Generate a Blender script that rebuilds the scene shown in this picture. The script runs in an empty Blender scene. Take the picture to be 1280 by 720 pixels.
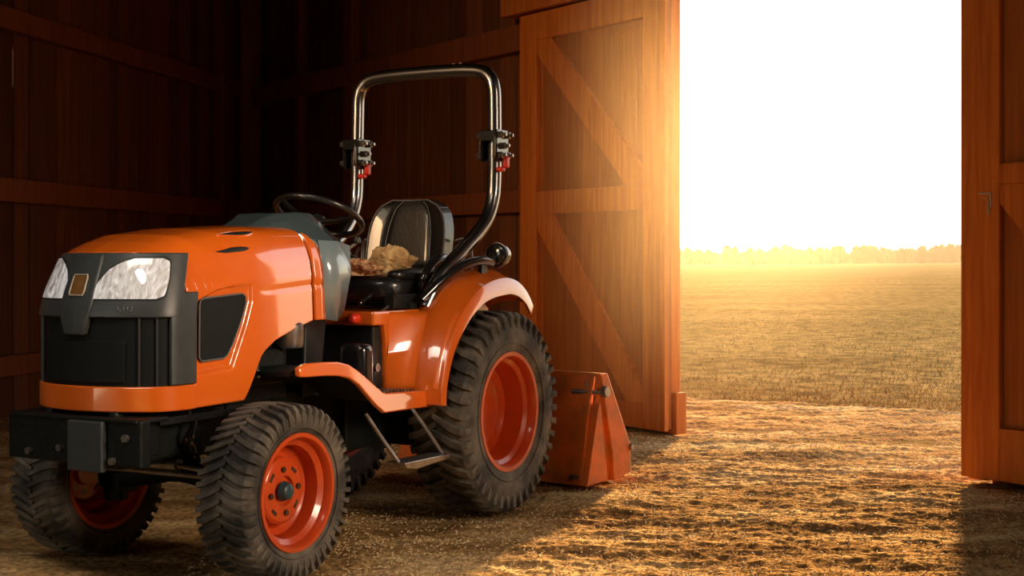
import bpy, bmesh, math, random
from mathutils import Vector, Matrix, noise
R_ = math.radians
random.seed(7)
scn = bpy.context.scene
COL = scn.collection

# ------------------------------------------------------------------ camera
CAM_H = 1.14
cam = bpy.data.cameras.new('camera'); camo = bpy.data.objects.new('camera', cam); COL.objects.link(camo)
camo.location = (0, 0, CAM_H); camo.rotation_euler = (R_(90), 0, 0)
cam.sensor_width = 36; cam.lens = 36 * 1700 / 1280
cam.shift_y = -35 / 1280
cam.clip_end = 2000
scn.camera = camo

# ------------------------------------------------------------------ light and exposure
vs = scn.view_settings
vs.view_transform = 'Standard'; vs.look = 'None'; vs.exposure = 0.0; vs.gamma = 1; vs.use_curve_mapping = False
SUN_PX = 1225; SUN_EL = 8.5
sun_dir = Vector(((SUN_PX - 640) / 1700, 1, 0)).normalized()
sun_dir = Vector((sun_dir.x * math.cos(R_(SUN_EL)), sun_dir.y * math.cos(R_(SUN_EL)), math.sin(R_(SUN_EL))))
sl = bpy.data.lights.new('sun', 'SUN'); sl.energy = 32; sl.color = (1, .63, .30); sl.angle = R_(3)
so = bpy.data.objects.new('sun', sl); COL.objects.link(so)
so.rotation_euler = (-sun_dir).to_track_quat('-Z', 'Y').to_euler()

GLOW = Vector(((960 - 640) / 1700, 1, (325 - 235) / 1700)).normalized()
w = bpy.data.worlds.new('sky'); scn.world = w; w.use_nodes = True
nt = w.node_tree; nt.nodes.clear()
def N(t, k, **kw):
    n = t.nodes.new(k)
    for a, b in kw.items(): setattr(n, a, b)
    return n
out = N(nt, 'ShaderNodeOutputWorld'); bg = N(nt, 'ShaderNodeBackground'); nt.links.new(bg.outputs[0], out.inputs[0])
tc = N(nt, 'ShaderNodeTexCoord'); sep = N(nt, 'ShaderNodeSeparateXYZ'); nt.links.new(tc.outputs['Generated'], sep.inputs[0])
ramp = N(nt, 'ShaderNodeValToRGB'); nt.links.new(sep.outputs[2], ramp.inputs[0])
cr = ramp.color_ramp
cr.elements[0].position = 0; cr.elements[0].color = (1.0, .80, .48, 1)
cr.elements[1].position = 1; cr.elements[1].color = (.30, .36, .42, 1)
for p, c in ((.03, (1.0, .90, .62)), (.14, (.97, .94, .80)), (.35, (.7, .72, .70))):
    e = cr.elements.new(p); e.color = (*c, 1)
dot = N(nt, 'ShaderNodeVectorMath', operation='DOT_PRODUCT'); dot.inputs[1].default_value = GLOW
nt.links.new(tc.outputs['Generated'], dot.inputs[0])
pw = N(nt, 'ShaderNodeMath', operation='POWER'); pw.inputs[1].default_value = 900; pw.use_clamp = False
mx = N(nt, 'ShaderNodeMath', operation='MAXIMUM'); mx.inputs[1].default_value = 0
nt.links.new(dot.outputs['Value'], mx.inputs[0]); nt.links.new(mx.outputs[0], pw.inputs[0])
pm = N(nt, 'ShaderNodeMath', operation='MULTIPLY'); pm.inputs[1].default_value = 50; nt.links.new(pw.outputs[0], pm.inputs[0])
nz = N(nt, 'ShaderNodeTexNoise'); nz.inputs['Scale'].default_value = 3.0; nz.inputs['Detail'].default_value = 4
mp = N(nt, 'ShaderNodeMapping'); mp.inputs['Scale'].default_value = (1, 1, 9)
nt.links.new(tc.outputs['Generated'], mp.inputs[0]); nt.links.new(mp.outputs[0], nz.inputs[0])
mr = N(nt, 'ShaderNodeMapRange'); mr.inputs['From Min'].default_value = .35; mr.inputs['From Max'].default_value = .65
mr.inputs['To Min'].default_value = .9; mr.inputs['To Max'].default_value = 1.06; nt.links.new(nz.outputs[0], mr.inputs[0])
SKY = 2.1
sc_ = N(nt, 'ShaderNodeVectorMath', operation='SCALE'); nt.links.new(ramp.outputs[0], sc_.inputs[0]); nt.links.new(mr.outputs[0], sc_.inputs['Scale'])
gl = N(nt, 'ShaderNodeVectorMath', operation='SCALE'); gl.inputs[0].default_value = (1, .72, .38); nt.links.new(pm.outputs[0], gl.inputs['Scale'])
ad = N(nt, 'ShaderNodeVectorMath', operation='ADD'); nt.links.new(sc_.outputs[0], ad.inputs[0]); nt.links.new(gl.outputs[0], ad.inputs[1])
nt.links.new(ad.outputs[0], bg.inputs[0]); bg.inputs[1].default_value = SKY

def area(name, loc, target, sx, sy, energy, color):
    l = bpy.data.lights.new(name, 'AREA'); l.shape = 'RECTANGLE'; l.size = sx; l.size_y = sy; l.energy = energy; l.color = color; l.specular_factor = .35
    o = bpy.data.objects.new(name, l); COL.objects.link(o); o.location = loc
    o.rotation_euler = (Vector(target) - Vector(loc)).to_track_quat('-Z', 'Z').to_euler()
    return o
# added fill lamps inside the barn, out of view; no openings behind them
lf = area('fill_overhead', (-1.9, 2.6, 4.0), (-1.25, 5.1, 1.1), 1.6, .9, 4, (1, .88, .74)); lf.data.spread = R_(50)  # added fill from above for the hood top and nose
area('fill_side', (3.9, 2.4, 2.0), (-.3, 6.0, .9), 2.0, 2.2, 8, (1, .74, .50))  # added broad fill on the near side of the tractor
hb = area('fill_hood', (4.2, 1.6, 2.9), (-1.0, 5.0, 1.0), 2.0, 1.6, 16, (1, .76, .55)); hb.data.spread = R_(32)  # added narrow beam that brightens the hood side

wl_ = area('fill_left', (-4.3, 2.4, 3.4), (.5, 9.2, 1.7), 1.4, .9, 12, (1, .60, .30)); wl_.data.spread = R_(44)  # added warm fill aimed at the left door and the wall beside it

# ------------------------------------------------------------------ materials
def mat(name, col, rough=.5, metal=0, coat=0, coat_ior=1.5, spec=.5, noise_amt=0, noise_scale=8, noise_col=None, bump=0, bump_scale=40, stretch=None, emit=0, emit_col=None):
    m = bpy.data.materials.new(name); m.use_nodes = True
    t = m.node_tree; b = t.nodes['Principled BSDF']
    b.inputs['Base Color'].default_value = (*col, 1); b.inputs['Roughness'].default_value = rough
    b.inputs['Metallic'].default_value = metal; b.inputs['Coat Weight'].default_value = coat
    b.inputs['Coat Roughness'].default_value = .06; b.inputs['Coat IOR'].default_value = coat_ior
    b.inputs['Specular IOR Level'].default_value = spec
    tcn = N(t, 'ShaderNodeTexCoord'); mpn = N(t, 'ShaderNodeMapping'); t.links.new(tcn.outputs['Object'], mpn.inputs[0])
    if stretch: mpn.inputs['Scale'].default_value = stretch
    if noise_amt:
        nn = N(t, 'ShaderNodeTexNoise'); nn.inputs['Scale'].default_value = noise_scale; nn.inputs['Detail'].default_value = 6
        t.links.new(mpn.outputs[0], nn.inputs[0])
        mxn = N(t, 'ShaderNodeMix', data_type='RGBA'); mxn.inputs[6].default_value = (*col, 1)
        mxn.inputs[7].default_value = (*(noise_col or [c * .4 for c in col]), 1)
        mrn = N(t, 'ShaderNodeMapRange'); mrn.inputs['From Min'].default_value = .4; mrn.inputs['From Max'].default_value = .68; mrn.inputs['To Max'].default_value = noise_amt
        t.links.new(nn.outputs[0], mrn.inputs[0]); t.links.new(mrn.outputs[0], mxn.inputs[0]); t.links.new(mxn.outputs[2], b.inputs['Base Color'])
    if bump:
        bn = N(t, 'ShaderNodeTexNoise'); bn.inputs['Scale'].default_value = bump_scale; bn.inputs['Detail'].default_value = 8
        t.links.new(mpn.outputs[0], bn.inputs[0])
        bb = N(t, 'ShaderNodeBump'); bb.inputs['Strength'].default_value = bump; bb.inputs['Distance'].default_value = .01
        t.links.new(bn.outputs[0], bb.inputs['Height']); t.links.new(bb.outputs[0], b.inputs['Normal'])
    if emit:
        b.inputs['Emission Color'].default_value = (*(emit_col or col), 1); b.inputs['Emission Strength'].default_value = emit
    return m

def wood(name, c1, c2, rough=.6, size=.2):
    """vertical boards: grain stretched along Z, each board its own tone (object X = along the wall)"""
    m = bpy.data.materials.new(name); m.use_nodes = True
    t = m.node_tree; b = t.nodes['Principled BSDF']; b.inputs['Roughness'].default_value = rough
    b.inputs['Specular IOR Level'].default_value = .3
    tcn = N(t, 'ShaderNodeTexCoord')
    mpn = N(t, 'ShaderNodeMapping'); mpn.inputs['Scale'].default_value = (22, 22, 1.2); t.links.new(tcn.outputs['Object'], mpn.inputs[0])
    nn = N(t, 'ShaderNodeTexNoise'); nn.inputs['Scale'].default_value = 1.6; nn.inputs['Detail'].default_value = 7; nn.inputs['Distortion'].default_value = .6
    t.links.new(mpn.outputs[0], nn.inputs[0])
    at = N(t, 'ShaderNodeAttribute', attribute_name='tone')
    m1 = N(t, 'ShaderNodeMix', data_type='RGBA'); m1.inputs[6].default_value = (*c1, 1); m1.inputs[7].default_value = (*c2, 1)
    mrn = N(t, 'ShaderNodeMapRange'); mrn.inputs['From Min'].default_value = .3; mrn.inputs['From Max'].default_value = .7
    t.links.new(nn.outputs[0], mrn.inputs[0]); t.links.new(mrn.outputs[0], m1.inputs[0])
    hsv = N(t, 'ShaderNodeHueSaturation'); t.links.new(m1.outputs[2], hsv.inputs['Color'])
    mt = N(t, 'ShaderNodeMapRange'); mt.inputs['To Min'].default_value = .6; mt.inputs['To Max'].default_value = 1.25
    t.links.new(at.outputs['Fac'], mt.inputs[0]); t.links.new(mt.outputs[0], hsv.inputs['Value'])
    t.links.new(hsv.outputs[0], b.inputs['Base Color'])
    bb = N(t, 'ShaderNodeBump'); bb.inputs['Strength'].default_value = .35; bb.inputs['Distance'].default_value = .006
    t.links.new(nn.outputs[0], bb.inputs['Height']); t.links.new(bb.outputs[0], b.inputs['Normal'])
    return m

M = {}
M['orange'] = mat('orange_paint', (.80, .15, .009), .32, coat=1, coat_ior=1.9, noise_amt=.15, noise_scale=5, noise_col=(.55, .07, .006))
M['orange_rim'] = mat('orange_rim_paint', (.56, .062, .007), .38, coat=.5, noise_amt=.3, noise_scale=14, noise_col=(.30, .04, .01))
M['orange_worn'] = mat('orange_worn_paint', (.85, .20, .03), .5, noise_amt=.7, noise_scale=9, noise_col=(.42, .16, .05), bump=.15)
M['frame_grey'] = mat('grey_plastic', (.045, .054, .058), .42, noise_amt=.3, noise_scale=30)
M['cowl_grey'] = mat('blue_grey_plastic', (.055, .082, .092), .25, coat=1, coat_ior=2.0)
M['black'] = mat('black_plastic', (.012, .014, .014), .42)
M['mesh_black'] = mat('black_mesh', (.006, .009, .010), .6, spec=.2, bump=.3, bump_scale=500)
M['chassis'] = mat('dark_cast_iron', (.009, .012, .012), .5, spec=.3, metal=.3, noise_amt=.5, noise_scale=12, bump=.3)
M['gloss_black'] = mat('glossy_black_steel', (.012, .012, .013), .20, coat=1, metal=0)
M['rops'] = mat('dark_steel_tube', (.32, .32, .33), .24, metal=1)
M['steel'] = mat('worn_steel', (.42, .40, .38), .32, metal=.9, noise_amt=.6, noise_scale=25, noise_col=(.15, .13, .12))
M['rubber'] = mat('dusty_rubber', (.028, .026, .024), .75, noise_amt=.9, noise_scale=7, noise_col=(.19, .165, .13), bump=.3, bump_scale=60)
M['vinyl'] = mat('black_vinyl', (.007, .007, .008), .38, coat=.5, coat_ior=1.6, bump=.15, bump_scale=90)
M['piping'] = mat('grey_piping', (.12, .12, .12), .5)
M['lens_dark'] = mat('dark_lens', (.02, .02, .02), .08, coat=1)
M['red'] = mat('red_plastic', (.75, .04, .02), .35)
M['teal'] = mat('hub_cap_plastic', (.02, .06, .075), .35)
M['emblem'] = mat('bronze_emblem', (.22, .10, .02), .45, noise_amt=.4, noise_scale=60)
M['pale'] = mat('pale_ring', (.45, .40, .32), .45)
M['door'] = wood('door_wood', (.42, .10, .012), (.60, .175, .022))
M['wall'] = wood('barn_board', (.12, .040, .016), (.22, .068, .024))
M['dark_board'] = wood('low_bounce_board', (.020, .012, .008), (.035, .020, .012))  # darkened to cut bounce light off the unseen walls and ceiling
M['beam'] = wood('barn_beam', (.20, .055, .018), (.30, .080, .025))
M['cloth_tan'] = mat('tan_cloth', (.86, .62, .30), .8, noise_amt=.8, noise_scale=12, noise_col=(.45, .20, .05), bump=.5)
M['cloth_red'] = mat('patterned_cloth', (.70, .45, .22), .8, noise_amt=1, noise_scale=45, noise_col=(.30, .03, .01), bump=.5)

# headlight lens: the lamps are switched on
def lamp_mat():
    m = bpy.data.materials.new('lit_headlight'); m.use_nodes = True; t = m.node_tree; b = t.nodes['Principled BSDF']
    b.inputs['Base Color'].default_value = (.5, .5, .5, 1); b.inputs['Roughness'].default_value = .12; b.inputs['Coat Weight'].default_value = 1
    tcn = N(t, 'ShaderNodeTexCoord'); mpn = N(t, 'ShaderNodeMapping'); mpn.inputs['Scale'].default_value = (14, 30, 9); t.links.new(tcn.outputs['Object'], mpn.inputs[0])
    nn = N(t, 'ShaderNodeTexNoise'); nn.inputs['Scale'].default_value = 1.6; nn.inputs['Detail'].default_value = 5; nn.inputs['Distortion'].default_value = 1.4; t.links.new(mpn.outputs[0], nn.inputs[0])
    mrn = N(t, 'ShaderNodeMapRange'); mrn.inputs['From Min'].default_value = .36; mrn.inputs['From Max'].default_value = .66
    mrn.inputs['To Min'].default_value = .05; mrn.inputs['To Max'].default_value = .55; t.links.new(nn.outputs[0], mrn.inputs[0])
    b.inputs['Emission Color'].default_value = (1, .96, .93, 1); t.links.new(mrn.outputs[0], b.inputs['Emission Strength'])
    return m
M['lamp'] = lamp_mat()
M['bulb'] = mat('lit_bulb', (1, 1, 1), .3, emit=.95, emit_col=(1, .98, .95))

def dirt_mat(name, c1, c2, c3, s):
    m = bpy.data.materials.new(name); m.use_nodes = True; t = m.node_tree; b = t.nodes['Principled BSDF']
    b.inputs['Roughness'].default_value = 1; b.inputs['Specular IOR Level'].default_value = 0
    tcn = N(t, 'ShaderNodeTexCoord')
    n1 = N(t, 'ShaderNodeTexNoise'); n1.inputs['Scale'].default_value = s; n1.inputs['Detail'].default_value = 10; n1.inputs['Roughness'].default_value = .65
    n2 = N(t, 'ShaderNodeTexNoise'); n2.inputs['Scale'].default_value = s * 22; n2.inputs['Detail'].default_value = 4
    mpn = N(t, 'ShaderNodeMapping'); mpn.inputs['Scale'].default_value = (.6, 1.6, 1); mpn.inputs['Rotation'].default_value = (0, 0, .25)
    t.links.new(tcn.outputs['Object'], mpn.inputs[0]); t.links.new(mpn.outputs[0], n1.inputs[0]); t.links.new(tcn.outputs['Object'], n2.inputs[0])
    r = N(t, 'ShaderNodeValToRGB'); t.links.new(n1.outputs[0], r.inputs[0])
    r.color_ramp.elements[0].position = .32; r.color_ramp.elements[0].color = (*c1, 1)
    r.color_ramp.elements[1].position = .66; r.color_ramp.elements[1].color = (*c3, 1)
    e = r.color_ramp.elements.new(.5); e.color = (*c2, 1)
    mm = N(t, 'ShaderNodeMix', data_type='RGBA', blend_type='MULTIPLY'); mm.inputs[0].default_value = .7
    m2 = N(t, 'ShaderNodeMapRange'); m2.inputs['From Min'].default_value = .35; m2.inputs['From Max'].default_value = .6; m2.inputs['To Min'].default_value = .35; m2.inputs['To Max'].default_value = 1.25
    t.links.new(n2.outputs[0], m2.inputs[0]); t.links.new(r.outputs[0], mm.inputs[6]); t.links.new(m2.outputs[0], mm.inputs[7]); t.links.new(mm.outputs[2], b.inputs['Base Color'])
    bb = N(t, 'ShaderNodeBump'); bb.inputs['Strength'].default_value = .8; bb.inputs['Distance'].default_value = .012
    t.links.new(n2.outputs[0], bb.inputs['Height']); t.links.new(bb.outputs[0], b.inputs['Normal'])
    return m
M['dirt'] = dirt_mat('straw_strewn_dirt', (.21, .11, .040), (.46, .28, .115), (.70, .50, .25), 1.7)
M['field'] = dirt_mat('dry_field', (.20, .125, .046), (.26, .17, .065), (.31, .205, .083), .18)
M['straw'] = mat('straw', (.72, .52, .27), .8)
M['grass'] = mat('dry_grass', (.38, .26, .115), .9, spec=0, noise_amt=.6, noise_scale=1.5, noise_col=(.28, .185, .078))
M['tree'] = mat('far_tree', (.07, .065, .025), .9)

# ------------------------------------------------------------------ mesh helpers
def obj(name, bm, m, parent=None, smooth=35, bevel=0, seg=2, label=None):
    me = bpy.data.meshes.new(name)
    bmesh.ops.recalc_face_normals(bm, faces=bm.faces) if bm.faces else None
    bm.to_mesh(me); bm.free()
    o = bpy.data.objects.new(name, me); COL.objects.link(o); me.materials.append(M[m] if isinstance(m, str) else m)
    if smooth is not None:
        me.shade_smooth(); me.set_sharp_from_angle(angle=R_(smooth))
    if bevel:
        b = o.modifiers.new('bevel', 'BEVEL'); b.width = bevel; b.segments = seg; b.limit_method = 'ANGLE'; b.angle_limit = R_(30)
    if parent is not None: o.parent = parent
    if label: o['label'] = label
    return o
def pieces(name, bm, m, parent, **kw):
    """every loose piece of bm becomes an object of its own"""
    seen = set(); outl = []
    for v in bm.verts:
        if v in seen: continue
        st = [v]; isl = []; seen.add(v)
        while st:
            q = st.pop(); isl.append(q)
            for e in q.link_edges:
                r = e.other_vert(q)
                if r not in seen: seen.add(r); st.append(r)
        outl.append(isl)
    r = []
    for isl in outl:
        b2 = bmesh.new(); mp_ = {v: b2.verts.new(v.co) for v in isl}
        for f in {f for v in isl for f in v.link_faces}: b2.faces.new([mp_[v] for v in f.verts])
        r.append(obj(name, b2, m, parent, **kw))
    bm.free(); return r
def tag(o, label, cat, group=None, kind=None):
    o['label'] = label; o['category'] = cat
    if group: o['group'] = group
    if kind: o['kind'] = kind
    return o
def struct(o): o['kind'] = 'structure'; return o
def nb(): return bmesh.new()
def add_box(bm, x0, x1, y0, y1, z0, z1, tone=None, mtx=None):
    vs_ = [bm.verts.new(v) for v in [(x0,y0,z0),(x1,y0,z0),(x1,y1,z0),(x0,y1,z0),(x0,y0,z1),(x1,y0,z1),(x1,y1,z1),(x0,y1,z1)]]
    if mtx is not None:
        for v in vs_: v.co = mtx @ v.co
    fs = [bm.faces.new([vs_[i] for i in f]) for f in [(0,3,2,1),(4,5,6,7),(0,1,5,4),(1,2,6,5),(2,3,7,6),(3,0,4,7)]]
    if tone is not None:
        ly = bm.loops.layers.float_color.get('tone') or bm.loops.layers.float_color.new('tone')
        for f in fs:
            for l in f.loops: l[ly] = (tone, tone, tone, 1)
    return vs_
def add_prism(bm, poly, y0, y1, axis='Y'):
    """poly of (a,b); axis Y: a=X b=Z, axis X: a=Y b=Z, axis Z: a=X b=Y"""
    def P(a, b, c):
        return {'Y': (a, c, b), 'X': (c, a, b), 'Z': (a, b, c)}[axis]
    A = [bm.verts.new(P(a, b, y0)) for a, b in poly]; B = [bm.verts.new(P(a, b, y1)) for a, b in poly]
    bm.faces.new(A); bm.faces.new(B[::-1]); n = len(poly)
    for i in range(n): bm.faces.new([A[i], B[i], B[(i+1) % n], A[(i+1) % n]])
def catmull(pts, per=8, closed=False):
    pts = [Vector(p) for p in pts]; n = len(pts); o = []
    rng = range(n if closed else n - 1)
    for i in rng:
        if closed: a, b, c, d = pts[(i-1) % n], pts[i], pts[(i+1) % n], pts[(i+2) % n]
        else: a, b, c, d = pts[max(i-1, 0)], pts[i], pts[i+1], pts[min(i+2, n-1)]
        for k in range(per):
            t = k / per
            o.append(.5 * ((2*b) + (c-a)*t + (2*a-5*b+4*c-d)*t*t + (3*b-a-3*c+d)*t**3))
    if not closed: o.append(pts[-1].copy())
    return o
def add_tube(bm, pts, r, seg=12, closed=False, cap=True, sx=1.0):
    pts = [Vector(p) for p in pts]; n = len(pts); rings = []
    up = None
    for i, p in enumerate(pts):
        if closed: t = (pts[(i+1) % n] - pts[i-1]).normalized()
        else: t = (pts[min(i+1, n-1)] - pts[max(i-1, 0)]).normalized()
        if up is None: up = t.orthogonal().normalized()
        a = (up - t * up.dot(t)).normalized(); up = a; b = t.cross(a)
        rr = r[i] if isinstance(r, (list, tuple)) else r
        rings.append([bm.verts.new(p + (a * math.cos(2*math.pi*k/seg) * sx + b * math.sin(2*math.pi*k/seg)) * rr) for k in range(seg)])
    for i in range(n if closed else n - 1):
        A, B = rings[i], rings[(i+1) % n]
        for k in range(seg): bm.faces.new([A[k], A[(k+1) % seg], B[(k+1) % seg], B[k]])
    if cap and not closed: bm.faces.new(rings[0][::-1]); bm.faces.new(rings[-1])
def add_lathe(bm, prof, seg=48, axis='Y', c=(0, 0, 0), cap=True):
    """prof of (r, a); revolve around axis through c"""
    rings = []
    for r, a in prof:
        ring = []
        for k in range(seg):
            t = 2*math.pi*k/seg; x, z = r*math.cos(t), r*math.sin(t)
            v = {'Y': (x, a, z), 'X': (a, x, z), 'Z': (x, z, a)}[axis]
            ring.append(bm.verts.new((v[0]+c[0], v[1]+c[1], v[2]+c[2])))
        rings.append(ring)
    for A, B in zip(rings, rings[1:]):
        for k in range(seg): bm.faces.new([A[k], A[(k+1) % seg], B[(k+1) % seg], B[k]])
    for g, (r, a) in ((rings[0], prof[0]), (rings[-1], prof[-1])):
        if r > 1e-4 and cap: bm.faces.new(g)
    bmesh.ops.remove_doubles(bm, verts=[v for g in rings for v in g], dist=1e-5)
def grid(bm, rows, closed=False):
    V = [[bm.verts.new(p) for p in r] for r in rows]
    for A, B in zip(V, V[1:]):
        n = len(A)
        for k in range(n if closed else n - 1): bm.faces.new([A[k], A[(k+1) % n], B[(k+1) % n], B[k]])
    return V
def interp(x, T):
    if x <= T[0][0]: return T[0][1]
    for (a, b), (c, d) in zip(T, T[1:]):
        if x <= c: return b + (d-b)*(x-a)/(c-a)
    return T[-1][1]
def empty(name, loc, rz=0):
    o = bpy.data.objects.new(name, None); COL.objects.link(o); o.location = loc; o.rotation_euler = (0, 0, rz); o.empty_display_size = .2
    return o
def rotm(ax, deg, c=(0, 0, 0)):
    c = Vector(c); return Matrix.Translation(c) @ Matrix.Rotation(R_(deg), 4, ax) @ Matrix.Translation(-c)

# ================================================================== THE BARN
# front wall with the big doors: runs from P0 (left side of the opening) along DL, to the left and away
P0 = Vector((1.087, 8.8)); DL = Vector((-.5955, .8034)); NI = Vector((-.8034, -.5955))   # NI faces into the barn
WANG = math.atan2(DL.y, DL.x)
def wall_frame():   # object space: X = s along DL, Y = towards outside, Z up
    return Matrix.Translation((P0.x, P0.y, 0)) @ Matrix.Rotation(WANG, 4, 'Z')
# with X along DL (angle WANG), local Y = DL rotated +90deg = (-.8034,-.5955) = into the barn
def place(o, mtx): o.matrix_world = mtx; return o
WF = wall_frame()

def boards(bm, s0, s1, z0, z1, y0, wd=.2, th=.025, jit=.006, seed=1, gap=.003, tmax=1.0):
    rnd = random.Random(seed); s = s0; hi = tmax
    while s < s1 - .02:
        wv = min(wd * rnd.uniform(.8, 1.2), s1 - s)
        j = rnd.uniform(-jit, jit)
        add_box(bm, s, s + wv - gap, y0 + j, y0 + th + j, z0, z1, tone=hi * rnd.random())
        s += wv
# --- wall_front (outside the door plane): left of the opening
bm = nb(); boards(bm, .2, 6.75, -.05, 4.3, -.16, .21, seed=3)
add_box(bm, .2, 6.75, -.185, -.17, -.05, 4.3, tone=.3)
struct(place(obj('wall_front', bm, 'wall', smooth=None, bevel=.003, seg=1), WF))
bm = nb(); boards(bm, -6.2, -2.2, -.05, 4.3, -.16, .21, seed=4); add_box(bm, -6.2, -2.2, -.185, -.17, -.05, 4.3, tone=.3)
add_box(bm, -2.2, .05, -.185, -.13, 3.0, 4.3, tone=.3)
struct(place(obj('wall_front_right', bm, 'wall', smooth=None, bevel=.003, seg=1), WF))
# horizontal rails and posts of the front wall
def beam(name, s0, s1, y0, y1, z0, z1, mtx, tone=.5, m='beam'):
    bm = nb(); add_box(bm, s0, s1, y0, y1, z0, z1, tone=tone)
    return struct(place(obj(name, bm, m, smooth=None, bevel=.008), mtx))
beam('trim_1', 1.72, 6.42, -.132, -.04, 2.72, 2.92, WF)
beam('trim_2', 1.72, 6.42, -.132, -.05, 1.50, 1.67, WF, .6)
beam('trim_3', 6.36, 6.52, -.15, .08, 0, 4.2, WF, .4)       # corner post
beam('trim_4', 4.30, 4.44, -.132, -.035, 0, 4.2, WF, .3)
beam('trim_5', 1.72, 6.42, -.132, -.05, .35, .5, WF, .3)
beam('trim_6', 5.35, 5.47, -.132, -.045, 0, 4.2, WF, .2)
# the posts of the opening
beam('trim_7', .12, .25, -.12, -.035, 0, 3.2, WF, .9, 'door')
beam('trim_8', -2.24, -2.13, -.18, -.03, 0, 3.2, WF, .4, 'door')
bm = nb(); add_box(bm, .075, .118, -.13, -.04, 0, .27, tone=.6); struct(place(obj('trim_9', bm, 'door', smooth=None, bevel=.006), WF))
# door track
bm = nb(); add_box(bm, -4.2, 1.86, -.10, .09, 2.965, 3.13, tone=.5)
struct(place(obj('trim_10', bm, 'door', smooth=None, bevel=.01), WF))

def barn_door(name, s0, s1, z0, z1, stile_l, stile_r, mid, bot, top, flip, seed, latch_s=None):
    """framed plank door; s0<s1 along the wall, y from -.03 to +.045"""
    root = empty(name, (0, 0, 0)); root['kind'] = 'structure'; root.matrix_world = WF @ Matrix.Translation((s0, 0, 0))
    w_ = s1 - s0
    bm = nb(); boards(bm, .01, w_ - .01, z0 + .01, z1 - .01, -.03, .16, .03, .002, seed=seed, tmax=.30)
    obj('plank_panel', bm, 'door', root, None, .003, 1)
    y0, y1 = .001, .042
    for nm, a, b, c, d, tn in (('stile', 0, stile_l, z0, z1, .75), ('stile', w_ - stile_r, w_, z0, z1, .8),
                               ('rail', stile_l, w_ - stile_r, z1 - top, z1, .7), ('rail', stile_l, w_ - stile_r, mid[0], mid[1], .65), ('rail', stile_l, w_ - stile_r, z0, z0 + bot, .5)):
        bm = nb(); add_box(bm, a, b, y0, y1, c, d, tone=tn); obj(nm, bm, 'door', root, None, .006)
    a, b = stile_l, w_ - stile_r
    bw = .17
    for zb, zt in ((mid[1], z1 - top), (z0 + bot, mid[0])):
        # brace from the far upper corner to the near lower corner
        if not flip: poly = [(a, zb), (a + bw, zb), (b, zt - .10), (b, zt), (b - bw, zt), (a, zb + .10)]
        else: poly = [(b, zb), (b - bw, zb), (a, zt - .10), (a, zt), (a + bw, zt), (b, zb + .10)]
        bm = nb(); add_prism(bm, poly, y0, y1 - .004, 'Y')
        ly = bm.loops.layers.float_color.new('tone')
        for f in bm.faces:
            for l in f.loops: l[ly] = (.7, .7, .7, 1)
        obj('brace', bm, 'door', root, None, .005)
    return root
d1 = barn_door('door_1', .10, 1.675, .02, 2.95, .215, .20, (1.475, 1.64), .17, .20, False, 11)
d2 = barn_door('door_2', -3.75, -2.14, .02, 2.95, .22, .225, (1.525, 1.63), .27, .20, False, 17)
bm = nb()
for (a, b, c, d) in ((1.425, 1.50, 1.475, 1.483), (1.425, 1.432, 1.41, 1.483), (1.445, 1.475, 1.452, 1.458), (1.44, 1.447, 1.37, 1.44)):
    add_box(bm, a, b, .043, .050, c, d)
obj('latch', bm, 'pale', d2, None)

# --- left wall: from the corner towards the camera
CP = P0 + DL * 6.5; LD = Vector((-.2074, -.9783))
LW = Matrix.Translation((CP.x, CP.y, 0)) @ Matrix.Rotation(math.atan2(LD.y, LD.x), 4, 'Z')
# local Y = LD rotated +90 = (.978,-.207): into the barn
def s_of_px(px):
    r = (px - 640) / 1700; return (r * CP.y - CP.x) / (LD.x - r * LD.y)
slit = s_of_px(21)
bm = nb()
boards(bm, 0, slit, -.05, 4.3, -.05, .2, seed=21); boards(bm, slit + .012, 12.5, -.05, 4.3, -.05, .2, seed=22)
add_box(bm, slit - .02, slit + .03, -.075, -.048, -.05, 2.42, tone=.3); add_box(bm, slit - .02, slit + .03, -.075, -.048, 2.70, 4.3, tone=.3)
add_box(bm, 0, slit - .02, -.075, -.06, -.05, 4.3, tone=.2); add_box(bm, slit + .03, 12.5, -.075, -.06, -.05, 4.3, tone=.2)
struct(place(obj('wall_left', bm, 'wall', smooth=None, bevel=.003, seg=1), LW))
beam('trim_11', .12, 12.4, -.02, .07, 1.56, 1.73, LW, .7)
beam('trim_12', .12, 12.4, -.02, .07, 2.80, 2.96, LW, .5)
beam('trim_13', .55, .68, -.02, .10, 0, 4.2, LW, .2)
beam('trim_14', .12, 12.4, -.02, .06, .3, .45, LW, .3)
# --- near walls and roof
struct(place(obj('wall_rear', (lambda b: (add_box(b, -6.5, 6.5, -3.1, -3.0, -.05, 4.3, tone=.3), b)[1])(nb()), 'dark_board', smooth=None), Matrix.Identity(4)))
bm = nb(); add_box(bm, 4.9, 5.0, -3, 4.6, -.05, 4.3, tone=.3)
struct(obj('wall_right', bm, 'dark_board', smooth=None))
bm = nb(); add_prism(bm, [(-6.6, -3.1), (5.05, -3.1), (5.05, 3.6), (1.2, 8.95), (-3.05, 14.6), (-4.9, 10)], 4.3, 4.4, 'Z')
struct(obj('ceiling', bm, 'dark_board', smooth=None))

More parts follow.
